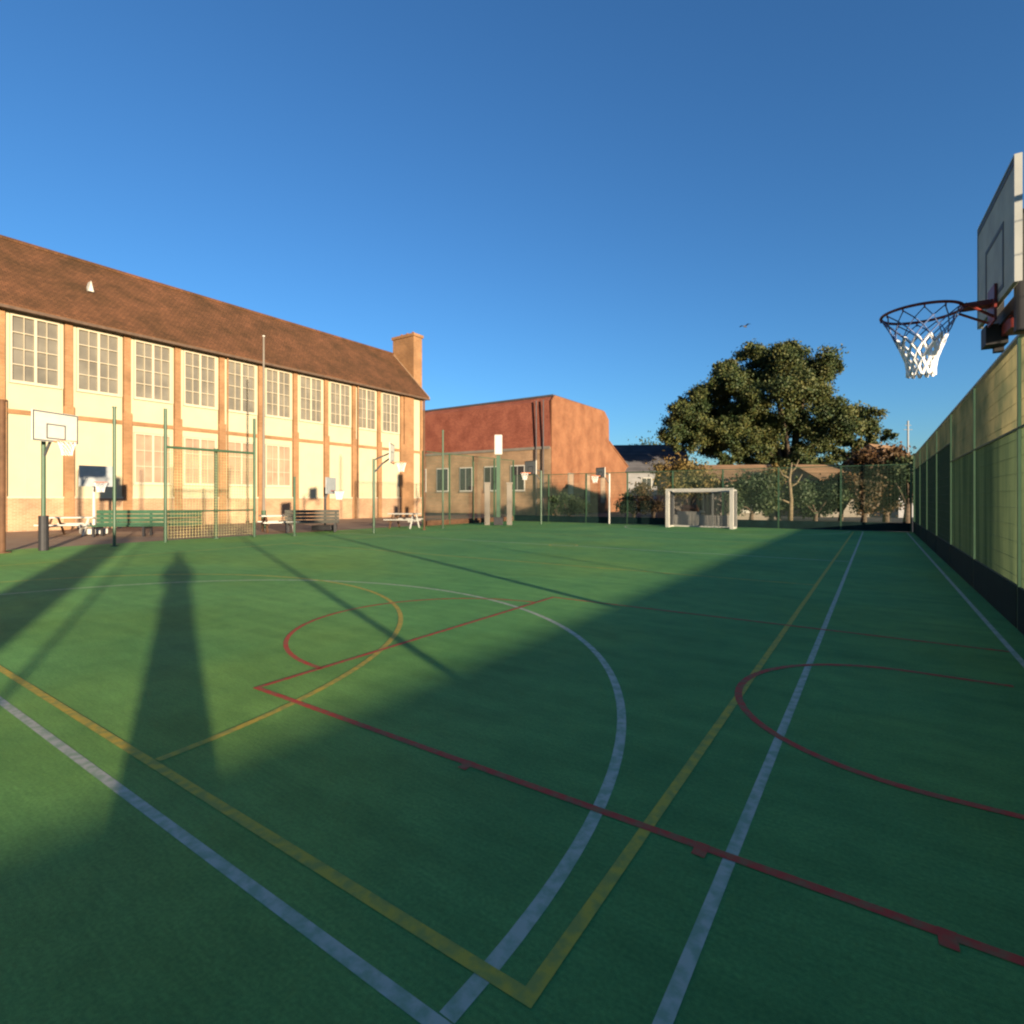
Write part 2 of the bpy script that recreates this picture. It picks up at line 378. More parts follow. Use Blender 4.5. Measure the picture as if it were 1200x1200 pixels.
# ------------------------------------------------------------------ school building (cream bays between brick piers)
BX = -32.0; EZ = 10.15; SZ = 5.4; PZ = 1.5
sb = empty('school_building', 'long two storey school with cream bays, orange brick piers and a brown tiled roof', 'building', (BX, 0, 0))
p0 = 6.8; bay = 2.42; ks = list(range(-6, 11)); Yend = 33.4
ystart = p0 + bay*ks[0]
MB().box(-8, -.35, ystart, Yend, 0, EZ).build('wall', M['cream'], sb)
MB().box(-.35, .06, ystart, Yend, 0, PZ).build('plinth', M['plinth'], sb)
MB().box(-.35, .03, ystart, Yend, SZ-.10, SZ+.10).build('string_course', M['brick'], sb)
MB().box(-.35, .10, ystart, Yend, PZ, PZ+.08).build('plinth_sill', M['creamframe'], sb)
for k in ks:
    y = p0 + bay*k
    if y < ystart: continue
    MB().box(-.30, .12, y-.20, y+.20, 0.0, 5.9).build('pier', M['brick'], sb, bevel=.01)
    MB().box(-.30, .05, y-.15, y+.15, 5.9, EZ-.05).build('pier', M['brick'], sb)
MB().box(-.30, .12, 31.2, 32.25, 0, EZ-.05).build('pier', M['brick'], sb)
MB().box(-.30, .05, 33.15, 33.4, 0, EZ-.05).build('pier', M['brick'], sb)
def window(y0, y1, z0, z1, cols, rows, pm, fm_='creamframe', x=.0):
    f = MB(); t = .07
    f.box(x-.1, x, y0, y1, z0, z0+t); f.box(x-.1, x, y0, y1, z1-t, z1); f.box(x-.1, x, y0, y0+t, z0+t, z1-t); f.box(x-.1, x, y1-t, y1, z0+t, z1-t)
    iw = (y1-y0-2*t)/cols; ih = (z1-z0-2*t)/rows
    for i in range(1, cols):
        ww = .05 if cols % 2 == 0 and i == cols//2 else .011
        f.box(x-.09, x-.008, y0+t+i*iw-ww, y0+t+i*iw+ww, z0+t, z1-t)
    for j in range(1, rows):
        f.box(x-.085, x-.02, y0+t, y1-t, z0+t+j*ih-.018, z0+t+j*ih+.018)
    o = f.build('window', M[fm_], sb)
    MB().box(x-.17, x-.12, y0+.02, y1-.02, z0+.02, z1-.02).build('pane', M[pm], o)
    s = MB().box(x-.1, x+.06, y0-.04, y1+.04, z0-.07, z0-.003).build('sill', M[fm_], o)
    return o
def panel(y0, y1, z0, z1, m='cream', x=-.06):
    return MB().box(-.34, x, y0, y1, z0, z1).build('bay_panel', M[m], sb)
lowwin = {2: 1, 3: 1, 4: 1, 5: 1}
for k in ks[:-1]:
    y0 = p0 + bay*k + .2; y1 = y0 + bay - .4
    panel(y0, y1, SZ+.10, 6.72); panel(y0, y1, 9.80, EZ-.1)
    panel(y0-.02, y0+.12, 6.72, 9.80); panel(y1-.12, y1+.02, 6.72, 9.80)
    window(y0+.13, y1-.13, 6.75, 9.78, 4, 4, 'pane')
    if k in lowwin:
        panel(y0, y1, PZ+.08, 2.2, 'cream'); panel(y0, y1, 4.95, SZ-.1)
        panel(y0, y0+.12, 2.2, 4.95); panel(y1-.12, y1, 2.2, 4.95)
        window(y0+.13, y1-.13, 2.28, 4.93, 4, 3, 'panepink')
    else:
        panel(y0, y1, PZ+.08, SZ-.1)
        for q in (.33, .66): MB().box(-.06, -.045, y0+(y1-y0)*q-.012, y0+(y1-y0)*q+.012, PZ+.1, SZ-.12).build('cover_strip', M['creamframe'], sb)
panel(32.27, 33.13, PZ+.08, SZ-.1); panel(32.27, 33.13, SZ+.1, EZ-.1)
# roof: two slopes with thickness, verge, ridge, gutter
rd = 4.0; RZ = 14.46
rf = MB()
rf.prism([(.42, EZ-.22), (.42, EZ-.05), (-rd, RZ), (-2*rd-.42, EZ-.05), (-2*rd-.42, EZ-.22), (-rd, RZ-.25)], 'y', ystart-.1, Yend+.35)
roof = rf.build('roof', M['rooftile'], sb)
MB().tube([(-rd, ystart-.1, RZ+.02), (-rd, Yend+.36, RZ+.02)], .13, 10).build('ridge_tiles', M['rooftile'], roof)
b = MB(); 
for s_ in (1,):
    b.prism([(.44, EZ-.26), (.44, EZ-.02), (-rd, RZ+.06), (-rd, RZ-.2)], 'y', Yend+.36, Yend+.44)
b.build('bargeboard', M['tanbrick'], roof)
MB().box(.40, .54, ystart-.1, Yend+.35, EZ-.30, EZ-.17).build('gutter', M['soffit'], sb)
MB().box(-.30, .40, ystart-.1, Yend+.3, EZ-.28, EZ-.24).build('soffit', M['soffit'], sb)
for y in (p0+bay*4+.27, p0+bay*8+.27): MB().tube([(.09+.06, y, PZ), (.15, y, EZ-.3)], .045, 8).build('downpipe', M['brick'], sb)
ch = MB().box(-4.1, -1.5, Yend+.46, Yend+1.5, 0, 15.75).box(-4.2, -1.4, Yend+.38, Yend+1.6, 15.75, 16.0).build('chimney', M['brick'], sb)
for dx in (-3.5, -2.8, -2.1): MB().tube([(dx, Yend+1.0, 16.0), (dx, Yend+1.0, 16.3)], .13, 12, r1=.11).build('chimney_pot', M['redbrick'], ch)
# little roof vent and a ridge vent
yv = 10.6
MB().prism([(yv-.12, 12.2), (yv+.12, 12.2), (yv, 12.75)], 'x', -2.0, -1.55).build('roof_vent', M['whitepaint'], sb)
MB().tube([(-rd, 7.15, RZ), (-rd, 7.15, RZ+.38)], .09, 10).tube([(-rd, 7.15, RZ+.38), (-rd, 7.15, RZ+.46)], .15, 10).build('ridge_vent', M['lead'], sb)

# ------------------------------------------------------------------ red brick hall
hb = empty('brick_hall', 'red brick hall with dark tile hung upper storey and flat roof beyond the court fence', 'building', (-24.1, 41.6, 0))
MB().box(-23, 0, 0, 12.4, 0, 6.1).build('lower_wall', M['tanbrick'], hb)
b = MB().box(-.0-.001, .06, .0, 12.4, 0, 6.1); b.build('side_wall', M['redbrick'], hb)
# upper storey with slightly battered tile hanging on the near face
MB().prism([(-.05, 6.1), (12.45, 6.1), (12.3, 10.0), (11.2, 10.75), (.55, 10.75), (.10, 10.3)], 'x', -23.1, -.06).build('tile_hung_storey', M['tilehung'], hb)
MB().prism([(-.02, 6.1), (12.42, 6.1), (12.30, 10.0), (11.2, 10.8), (.5, 10.8), (.0, 10.3)], 'x', -.058, .08).build('end_wall', M['redbrick'], hb)
MB().box(-23.2, -.1, .45, 11.3, 10.75, 10.92).build('roof_coping', M['lead'], hb)
MB().box(-5.1, -3.9, 4, 5.2, 10.92, 11.6).build('roof_vent', M['lead'], hb)
for x in (-.75, -1.5): MB().tube([(x, -.14, 0), (x, -.14, 10.4)], .055, 8).build('downpipe', M['lead'], hb)
MB().box(-22.9, -.1, -.1, -.002, 5.95, 6.2).build('band_course', M['buff'], hb)
for i in range(6):
    x0 = -4.4 - i*3.1
    o = MB().box(x0, x0+1.6, -.06, -.003, 2.2, 4.6).build('window', M['whitepaint'], hb)
    MB().box(x0+.08, x0+.76, -.075, -.062, 2.3, 4.5).box(x0+.84, x0+1.52, -.075, -.062, 2.3, 4.5).build('pane', M['panedark'], o)
    MB().box(x0-.05, x0+1.65, -.12, -.01, 2.08, 2.198).build('sill', M['buff'], o)
# stepped lean-to with sloping top at the far side
MB().prism([(12.46, 0), (18.0, 0), (18.0, 5.0), (12.46, 7.6)], 'x', -9, .04).build('lean_to', M['redbrick'], hb)
MB().prism([(12.46, 7.6), (18.15, 4.95), (18.15, 5.1), (12.46, 7.75)], 'x', -9.1, .12).build('lean_to_roof', M['redbrick'], hb)
for y in (3.0, 6.6, 10.2):
    o = MB().box(.061, .09, y, y+1.1, 1.0, 3.9).build('window', M['buff'], hb)
    MB().box(.092, .10, y+.08, y+1.02, 1.1, 3.8).build('pane', M['panepink'], o)

# ------------------------------------------------------------------ far houses
def house(label, px, Y, w, d, eave, ridge, wall, roofm, rz, win=True, chim=False):
    x, y = at(px, Y)
    h = empty('house', label, 'house', (x,y,0), rz, 'houses beyond the far fence')
    MB().box(-w/2, w/2, -d/2, d/2, 0, eave).build('wall', M[wall], h)
    MB().prism([(-d/2, eave), (d/2, eave), (0, ridge-.15)], 'x', -w/2+.01, w/2-.01).build('gable', M[wall], h)
    r = MB().prism([(-d/2-.35, eave-.12), (-d/2-.35, eave+.03), (0, ridge), (d/2+.35, eave+.03), (d/2+.35, eave-.12), (0, ridge-.15)], 'x', -w/2-.3, w/2+.3).build('roof', M[roofm], h)
    if chim:
        MB().box(w/2-1.4, w/2-.7, -.35, .35, ridge-.8, ridge+1.1).build('chimney', M['redbrick'], r)
    if win:
        n = max(2, int(w/2.6))
        for i in range(n):
            cx = -w/2 + w*(i+.5)/n
            o = MB().box(cx-.6, cx+.6, -d/2-.05, -d/2-.002, eave-2.0, eave-.7).build('window', M['whitepaint'], h)
            MB().box(cx-.52, cx-.03, -d/2-.062, -d/2-.052, eave-1.92, eave-.78).box(cx+.03, cx+.52, -d/2-.062, -d/2-.052, eave-1.92, eave-.78).build('pane', M['panedark'], o)
            MB().box(cx-.66, cx+.66, -d/2-.12, -d/2-.003, eave-2.09, eave-2.002).build('sill', M['whitepaint'], o)
    return h
house('grey house with dark slate roof just right of the brick hall', 752, 66, 9.5, 8, 4.6, 8.1, 'greywall', 'slate', YAW-.1, chim=False)
house('low pavilion with tan tiled roof directly behind the football goal', 836, 40, 7.5, 6, 2.6, 4.0, 'buff', 'claytile', YAW-.15)
house('low building with pale clay roof to the right of the big tree trunk', 975, 46, 6.5, 6, 3.0, 4.4, 'buff', 'claytile', YAW+.1)
house('small pale cottage glimpsed between dark bushes near the right fence', 1034, 44, 3.4, 4, 4.2, 5.9, 'greywall', 'claytile', YAW+.5)

# ------------------------------------------------------------------ trees
def leaves(centres, n, size, flat=.8):
    """many small leaf quads scattered through clumps: centres = [(c, r)]"""
    w = np.array([r**2 for c, r in centres]); w = w/w.sum(); b_v = []; b_f = []
    cnt = rng.multinomial(n, w)
    V = []
    for (c, r), k in zip(centres, cnt):
        d = rng.normal(size=(k,3)); d /= np.linalg.norm(d, axis=1)[:,None]
        rad = r * rng.uniform(.1, 1.0, k)**.5 * (1 + .30*rng.normal(size=k)).clip(.4, 1.8)
        p = np.array(c) + d*rad[:,None]*np.array([1,1,flat])
        nrm = d*.6 + rng.normal(size=(k,3))*.7; nrm /= np.linalg.norm(nrm, axis=1)[:,None]
        t = np.cross(nrm, rng.normal(size=(k,3))); t /= np.linalg.norm(t, axis=1)[:,None]; u = np.cross(nrm, t)
        s = size*rng.uniform(.6, 1.4, k)[:,None]
        V.append(np.stack([p-t*s, p-u*s*.55, p+t*s, p+u*s*.55], 1))
    V = np.concatenate(V).reshape(-1,3)
    m = len(V)//4
    b = MB(); b.v = V.tolist(); b.f = np.arange(m*4).reshape(-1,4).tolist(); return b
def tree(label, px, Y, clumps, trunk_r, n, size, lm, bm='bark', name='tree', cat='tree', group=None, fork=2.5, flat=.8):
    """clumps: (dx across view, dy depth, z, r)"""
    x, y = at(px, Y); t = empty(name, label, cat, (x,y,0), YAW, group)
    cs = [((dx,dy,z), r) for dx,dy,z,r in clumps]
    leaves(cs, n, size, flat).build('crown', M[lm], t)
    b = MB(); fk = Vector((.1,0,fork))
    b.tube([(0,0,-.1),(.04,0,fork*.5),fk], [trunk_r*1.25, trunk_r, trunk_r*.9], 10)
    big = sorted(cs, key=lambda q: -q[1])[:9]
    for c, r in big:
        c = Vector(c); mid = fk.lerp(c, .5) + Vector((random.uniform(-.3,.3), random.uniform(-.3,.3), r*.15))
        b.tube([fk - Vector((0,0,.2)), mid, c], [trunk_r*.5, trunk_r*.3, trunk_r*.1], 6)
    b.build('trunk', M[bm], t, smooth=True)
    return t
def pxclumps(px0, Y, lst):
    out = []
    for px, py, rpx, dy in lst:
        out.append(((px-px0)/F*Y, dy, zz(py, Y), rpx/F*Y))
    return out
YT = 58
L1 = [(905,430,24,0),(872,438,22,1),(940,432,22,-1),(965,445,17,1),(845,455,21,0),(822,470,18,1),(800,492,18,0),(785,508,13,-1),(830,500,20,0),
      (900,462,27,-2),(935,468,25,0),(975,470,16,1),(985,492,20,0),(1008,492,15,-1),(1025,505,12,0),(955,500,24,-2),(915,503,25,0),(878,492,23,2),(860,515,18,-1),
      (890,535,15,0),(935,532,16,1),(965,525,15,0),(812,515,14,0),(990,512,12,1),(880,415,13,0),(925,414,12,0),(848,432,13,0),(798,475,11,1),(1040,510,7,0),(978,430,9,0),(850,478,17,3),(845,520,15,2),(910,545,14,1),(875,530,14,0),(945,545,10,0),(900,500,24,3),(940,490,20,3),(1000,520,9,0),(955,440,16,2),(890,440,20,2),(858,452,20,2),(868,470,20,-1),(885,475,20,1),(842,500,18,2),(862,492,18,0),(925,540,15,-3),(900,548,11,-3),(950,548,11,-3),(975,538,10,-2),(845,538,10,-1),(1020,518,8,0),(790,520,9,0),(905,415,16,0),(960,432,15,1)]
cl = pxclumps(925, YT, L1)
# break every clump into smaller ones so that sky shows between them
small = [(dx, dy, z, r*.72) for dx,dy,z,r in cl]
for dx,dy,z,r in cl:
    for i in range(9):
        d = Vector(rng.normal(size=3)).normalized()
        small.append((dx+d.x*r*.8, dy+d.y*r*1.5, z+d.z*r*.75, r*random.uniform(.36,.62)))
tree('big round evergreen oak with dense dark crown behind the football goal', 925, YT, small, .6, 240000, .13, 'leafoak', fork=3.8, bm='bark')
# lower trees and shrubs beyond the far fence
def bush(label, px, Y, w, h, n, lm, size=.14, z0=.2, name='shrub', group='shrubs beyond the far fence', bm='bark'):
    c = []
    k = max(5, int(w*3))
    for i in range(k):
        c.append((random.uniform(-w/2, w/2)*.85, random.uniform(-.8,.8), z0 + (h-z0)*random.uniform(.2,.86), min(w,h)*random.uniform(.2,.34)))
    return tree(label, px, Y, c, .07 + .02*h, n, size, lm, bm, name, 'shrub' if name == 'shrub' else 'tree', group, fork=h*.25)
bush('dark conifer like tree rising beside the lean-to of the brick hall', 724, 76, 4, 9.0, 3500, 'leafdark', .2, name='tree', group='trees beyond the far fence')
bush('dark broad tree over the slate roofed house', 768, 92, 10, 10.8, 5000, 'leafdark', .22, 4, name='tree', group='trees beyond the far fence')
bush('rust brown shrub left of the football goal', 765, 36, 2.2, 2.6, 1800, 'leafrust', .1)
bush('dark green shrub beside the lean-to, left of the rust brown shrub', 742, 38, 1.8, 1.9, 1500, 'leafdark', .1)
bush('golden shrub hanging over the pavilion roof end', 805, 36, 3.4, 3.9, 4500, 'leafgold', .1, 1.5)
bush('dense ivy green shrub right of the football goal', 880, 33.5, 3.0, 3.0, 6500, 'leafivy', .1)
bush('golden shrub at the foot of the big tree', 912, 37, 2.6, 3.8, 5000, 'leafgold', .1)
bush('dark green shrub right of the big tree trunk', 955, 34, 3.6, 2.7, 7000, 'leafdark', .1)
bush('ivy green shrub between the two dark shrubs at the far right', 985, 36, 3.4, 3.2, 6500, 'leafivy', .1)
bush('brown leaved shrub at the far right corner of the court', 1012, 33, 2.8, 3.9, 6500, 'leafrust', .1)
bush('rust tinted bush rising highest beside the right fence end', 1038, 34, 3.2, 5.0, 8000, 'leafrust', .11)
bush('dark bush in the very corner against the tall right fence', 1062, 32, 2.4, 4.6, 6500, 'leafdark', .11)
bush('dark green tree far behind the right fence corner', 1003, 52, 4.5, 4.6, 3500, 'leafivy', .15, name='tree', group='trees beyond the far fence')
bush('dark low shrub against the wall of the brick hall', 665, 37.5, 2.4, 2.0, 2200, 'leafivy', .09)
bush('small green shrub beside the pale gatepost', 652, 34.5, .9, 1.7, 1000, 'leafdark', .08)
# trunk of a bare pale tree in front of the oak
x, y = at(926, 33)
e = empty('tree', 'slim pale trunked bare tree standing in front of the big oak', 'tree', (x,y,0), YAW, 'trees beyond the far fence')
b = MB(); b.tube([(0,0,0),(.05,0,1.4),(-.05,0,2.6),(.1,0,3.7)], [.15,.12,.09,.04], 10)
for s, z, q in ((-1,1.2,.9),(1,2.2,.8),(-1,2.7,.7),(1,3.1,.6)): b.tube([(0,0,z),(s*q*.6,.1,z+.25),(s*q,.1,z+.8)], [.06,.045,.02], 8)
b.build('trunk', M['barkpale'], e, smooth=True)
# mast beyond the corner
x, y = at(1064, 60)
e = empty('aerial_mast', 'thin grey aerial mast above the right fence end', 'mast', (x,y,0), YAW)
MB().tube([(0,0,0),(0,0,10.2)], .10, 8).build('shaft', M['steel'], e)
MB().tube([(-.5,0,9.2),(.5,0,9.2)], .04, 6).tube([(-.35,0,9.7),(.35,0,9.7)], .04, 6).build('crossarm', M['steel'], e)
# bird
x, y = at(873, 40); zb = zz(383, 40)
b = MB(); b.tube([(-.22,0,0),(-.08,0,.03),(.1,0,.03),(.24,0,0)], [.01,.07,.06,.01], 8)
for s in (-1, 1):
    b.prism([(0,0),(s*.25,.14),(s*.45,.10),(s*.25,.17),(0,.05)], 'x', -.06, .07)
o = b.build('bird', M['lead'], None, loc=(x,y,zb), rot=YAW+.6); tag(o, 'small dark bird flying above the big tree', 'bird')

# ------------------------------------------------------------------ basketball hoops
def net(b, c, r0, r1, h, n=12, rr=.004, rows=6, zst=0, zen=None):
    c = Vector(c); zen = zen or rows
    rad = lambda t: r0 + (r1-r0)*min(1, t*1.25)**.8
    for i in range(n):
        for s in (1, -1):
            pts = []
            for j in range(zst, zen+1):
                a = 2*math.pi*(i + s*.5*(j))/n; t = j/rows; q = rad(t)
                pts.append(c + Vector((math.cos(a)*q, math.sin(a)*q, -h*t)))
            b.tube(pts, rr, 4, False)
def hoop(name, label, loc, rz, board, postm, sleeve, ring_m, bm, group, arm=1.0, hz=3.05, pad_h=1.0, markm='boardmark', base=None):
    """local +x is the direction the board faces; post at origin"""
    w, h, zb = board
    e = empty(name, label, 'basketball hoop', (*loc,0), rz, group)
    MB().tube([(0,0,0),(0,0,hz+.15)], .055, 14).build('pole', M[postm], e)
    if sleeve: MB().tube([(0,0,0),(0,0,pad_h)], .12, 14).build('pole_pad', M['black'], e)
    MB().tube([(0,0,hz-.45),(arm*.5,0,hz-.05),(arm-.02,0,zb+h*.3)], .035, 8).tube([(0,0,hz+.1),(arm-.02,0,zb+h*.55)], .03, 8).build('arm', M['darksteel'], e)
    bo = MB().box(arm, arm+.04, -w/2, w/2, zb, zb+h).build('backboard', M[bm], e, bevel=.006)
    f = MB(); t = .035; iw = w*.21; z0 = zb+h*.10; z1 = zb+h*.60; xx = arm+.043
    for (a0,a1,c0,c1) in ((-iw,iw,z0,z0+t),(-iw,iw,z1-t,z1),(-iw,-iw+t,z0+t,z1-t),(iw-t,iw,z0+t,z1-t)): f.box(xx-.002, xx+.001, a0, a1, c0, c1)
    e1 = .012
    f.box(xx-.002,xx+.001,-w/2+e1,w/2-e1,zb+h-t-e1,zb+h-e1).box(xx-.002,xx+.001,-w/2+e1,w/2-e1,zb+e1,zb+e1+t).box(xx-.002,xx+.001,-w/2+e1,-w/2+e1+t,zb+t+e1,zb+h-t-e1).box(xx-.002,xx+.001,w/2-t-e1,w/2-e1,zb+t+e1,zb+h-t-e1)
    f.build('target_marking', M[markm], bo)
    rx = arm + .04 + .15 + .225
    rg = MB().ring((rx,0,hz), .225, .010).box(arm+.04, arm+.19, -.07, .07, hz-.02, hz+.01).build('rim', M[ring_m], e)
    b = MB(); net(b, (rx,0,hz), .222, .12, .40); b.build('net', M['cord'], rg)
    if base: MB().box(-.5,.45,-.35,.35,.04,.28).build('ballast_base', M[base], e, bevel=.04)
    return e
GH = 'hoops standing around the edge of the court'
Y1 = 15.4; xa, ya = at(51, Y1)
hoop('basketball_hoop', 'full size hoop with white backboard and black padded pole at the far left', (xa,ya), R(24), (1.3,.86,3.1), 'green', True, 'orange', 'boardwhite', GH, arm=.40, hz=3.12)
xa, ya = at(110, 22)
hoop('portable_hoop', 'low portable hoop with a blue grey backboard left of the green bench', (xa,ya), R(0), (1.2,.84,1.98), 'whitepaint', False, 'orange', 'boarddark', GH, arm=.3, hz=2.15, base='whitepaint', markm='boarddark')
xa, ya = at(438, 23)
hoop('basketball_hoop', 'green poled hoop whose white backboard is seen at an angle before the cream building end', (xa,ya), R(38), (1.2,.85,3.0), 'green', False, 'orange', 'boardwhite', GH, arm=.75, hz=3.05)
xa, ya = at(381, 24.5)
hoop('portable_hoop', 'low dark poled hoop with a grey backboard behind the dark bench', (xa,ya), R(30), (1.1,.75,1.7), 'black', False, 'redsteel', 'boarddark', GH, arm=.25, hz=1.85, base='black', markm='boarddark')
xa, ya = at(634, 31)
hoop('basketball_hoop', 'hoop with pale backboard standing before the far mesh fence left of the brick hall corner', (xa,ya), R(-115), (1.2,.8,2.85), 'green', False, 'orange', 'boardwhite', GH, arm=.7, hz=2.95)
xa, ya = at(714, 31.5)
hoop('basketball_hoop', 'hoop on a pale pole in front of the brick hall side wall', (xa,ya), R(-120), (.9,.6,2.7), 'whitepaint', False, 'orange', 'boardwhite', GH, arm=.6, hz=2.8)

# the large hoop near the camera at the right
bc = Vector((.66, 4.85)); ang = R(2.3)          # board plane slightly turned from the fence line
e = empty('basketball_hoop', 'large hoop high at the right edge with red rim, ragged white net and weathered board', 'basketball hoop', (bc.x, bc.y, 0), ang)
# local: board width along y, board faces -x, fence side +x
zb, zt = 2.80, 3.54; hw = .52
bo = MB().box(0, .028, -hw, hw, zb, zt).build('backboard', M['boardgrey'], e, bevel=.004)
f = MB(); t = .03
f.box(-.003,-.0005,-.26,.26,3.24,3.27).box(-.003,-.0005,-.26,-.23,2.88,3.24).box(-.003,-.0005,.23,.26,2.88,3.24).box(-.003,-.0005,-.26,.26,2.85,2.88)
f.box(-.003,-.0005,-hw+.01,hw-.01,zt-.045,zt-.01)
f.build('target_marking', M['boardmark'], bo)
MB().box(-.004,.032,-hw-.014,-hw-.002,zb-.01,zt+.01).box(-.004,.032,hw+.002,hw+.014,zb-.01,zt+.01).box(-.004,.032,-hw,hw,zt+.002,zt+.014).build('edge_frame', M['paletrim'], bo)
b = MB(); rz_ = 2.83
rm = MB().ring((-.40,0,rz_), .235, .0105, 40).build('rim', M['redsteel'], e, smooth=True)
b = MB(); b.box(-.17,-.003,-.055,.055,rz_-.02,rz_+.012).box(-.018,-.004,-.10,.10,rz_-.14,rz_+.10)
for s in (-1,1): b.tube([(-.01,s*.08,rz_-.12),(-.17,s*.12,rz_-.01)], .009, 6)
b.build('rim_bracket', M['redsteel'], rm)
b = MB()
for i in range(12):
    a = 2*math.pi*i/12; b.tube([(-.40+.235*math.cos(a), .235*math.sin(a), rz_-.01), (-.40+.235*math.cos(a), .235*math.sin(a), rz_-.03)], .005, 5)
b.build('net_hook', M['redsteel'], rm)
b = MB(); net(b, (-.40,0,rz_-.02), .23, .085, .43, 12, .0042, 8, 0, 4); b.build('upper_net', M['bluecord'], rm)
b = MB()
for q in range(2): net(b, (-.40+.006*q,.006*q,rz_-.02), .228, .080, .43, 12, .007, 8, 3, 8)
b.build('lower_net', M['cord'], rm)
# support: dark frame under and behind the board leading back to a pole beyond the fence
ax = FX + .28 - bc.x
b = MB()
b.box(.047,.10,-.32,-.26,2.55,3.3).box(.047,.10,.26,.32,2.55,3.3).box(.047,.10,-.26,.26,2.70,2.78).box(.047,.10,-.26,.26,3.15,3.2)
b.tube([(.10,-.29,2.74),(ax,0,2.74)], .035, 8).tube([(.10,.29,2.74),(ax,0,2.72)], .035, 8).tube([(.10,-.29,3.17),(ax,0,3.0)], .025, 8).tube([(.10,.29,3.17),(ax,0,3.02)], .025, 8)
b.box(-.02,.10,.14,.30,2.58,2.72)
b.build('support_frame', M['black'], e)
MB().box(.06,.26,-.12,.12,2.62,2.80).build('height_adjuster', M['redsteel'], e)
MB().tube([(ax,0,0),(ax,0,3.15)], .045, 14).build('pole', M['black'], e)

# post with pale box by the far fence corner
xa, ya = at(584, 30)
e = empty('camera_post', 'tall green post topped by a pale upright box before the tan wall', 'post', (xa,ya,0), YAW)
MB().box(-.11,.11,-.08,.08,0,3.9).build('shaft', M['green'], e)
MB().box(-.28,.28,-.16,.16,3.9,5.1).build('box', M['whitepaint'], e, bevel=.02) if False else MB().box(-.21,.21,-.14,.14,3.95,5.05).build('box', M['whitepaint'], e, bevel=.02)
MB().box(-.26,.26,-.2,.2,0,.45).build('base', M['black'], e, bevel=.02)
for px, lb in ((571, 'pale gatepost left of the tall post with the box'), (597, 'pale gatepost right of the tall post with the box')):
    xa, ya = at(px, 30.2)
    g = empty('gatepost', lb, 'gatepost', (xa,ya,0), YAW, 'gateposts beside the tall post')
    MB().box(-.15,.15,-.15,.15,0,2.3).build('shaft', M['buff'], g, bevel=.01)
    MB().box(-.19,.19,-.19,.19,2.3,2.4).build('cap', M['buff'], g, bevel=.02)

# ------------------------------------------------------------------ football goal
g = empty('football_goal', 'small white football goal with dark net at the far end of the court', 'goal', (-7.42, 27.6, 0))
hw = 1.58; gh = 2.0; gd = .95; r = .085
MB().box(-hw-r,-hw+r,-r,r,0,gh).build('goalpost', M['whitepaint'], g); MB().box(hw-r,hw+r,-r,r,0,gh).build('goalpost', M['whitepaint'], g)
MB().box(-hw+r,hw-r,-r,r,gh-.12,gh).build('crossbar', M['whitepaint'], g)
b = MB()
for s in (-1,1): b.box(s*hw-.04, s*hw+.04, r, gd-.04, .0, .08).box(s*hw-.04, s*hw+.04, gd-.04, gd+.04, 0, gh-.1).box(s*hw-.04, s*hw+.04, r, gd-.04, gh-.14, gh-.06)
b.box(-hw+.04,hw-.04,gd-.04,gd+.04,0,.08).box(-hw+.04,hw-.04,gd-.04,gd+.04,gh-.18,gh-.1).box(-.04+.45,.04+.45,gd-.04,gd+.04,.08,gh-.18)
b.build('rear_frame', M['whitepaint'], g)
b = MB()
wires(b, (-hw, gd-.06), (hw, gd-.06), .08, gh-.15, .08, .007, .08, .006)
for s in (-1,1): wires(b, (s*(hw-.05), .08), (s*(hw-.05), gd-.06), .08, gh-.15, .08, .007, .08, .006)
b.build('net', M['goalnet'], g)
# boards left behind the net
xa, ya = -7.5, 28.85
o = MB().box(-1.5,1.3,-.03,.03,0,.62).box(-1.4,-.2,.04,.08,.1,.8).build('rebound_board', M['whitepaint'], None, loc=(xa,ya,0)); tag(o, 'low white board resting behind the football goal net', 'board')
xa, ya = -8.3, 29.1
o = MB().box(-.45,.45,-.03,.25,.0,.95).prism([(-.2,.95),(.25,.95),(.0,1.15)], 'x', -.4, .4).build('storage_box', M['wood'], None, loc=(xa,ya,0)); tag(o, 'brown storage box behind the left half of the football goal', 'box')

# ------------------------------------------------------------------ benches and tables on the paving
def bench(label, px, Y, w, tm, rz, group, h=1.0):
    x, y = at(px, Y); e = empty('bench', label, 'bench', (x,y,0), rz, group)
    b = MB()
    for i in range(4): b.box(-w/2, w/2, -.03, .03, .40+i*(h-.40)/4, .40+(i+1)*(h-.40)/4-.02)
    b.build('backrest', M[tm], e)
    b = MB()
    for i in range(3): b.box(-w/2, w/2, -.55+i*.17, -.40+i*.17, .40, .45)
    b.build('seat', M[tm], e)
    n = max(2, int(w/1.4)+1)
    for i in range(n):
        xx = -w/2+.15+(w-.3)*i/(n-1)
        MB().box(xx-.04,xx+.04,-.52,-.44,0,.40).box(xx-.04,xx+.04,.031,.10,0,h-.05).box(xx-.035,xx+.035,-.44,.03,.30,.38).build('leg', M['black'], e)
    return e
bench('long dark green slatted bench behind the two tall posts', 176, 21.5, 3.9, 'benchgreen', YAW+R(8), 'dark benches in front of the cream building', 1.05)
bench('dark bench near the low hoop with grey backboard', 366, 24, 2.3, 'benchdark', YAW+R(14), 'dark benches in front of the cream building', 1.0)
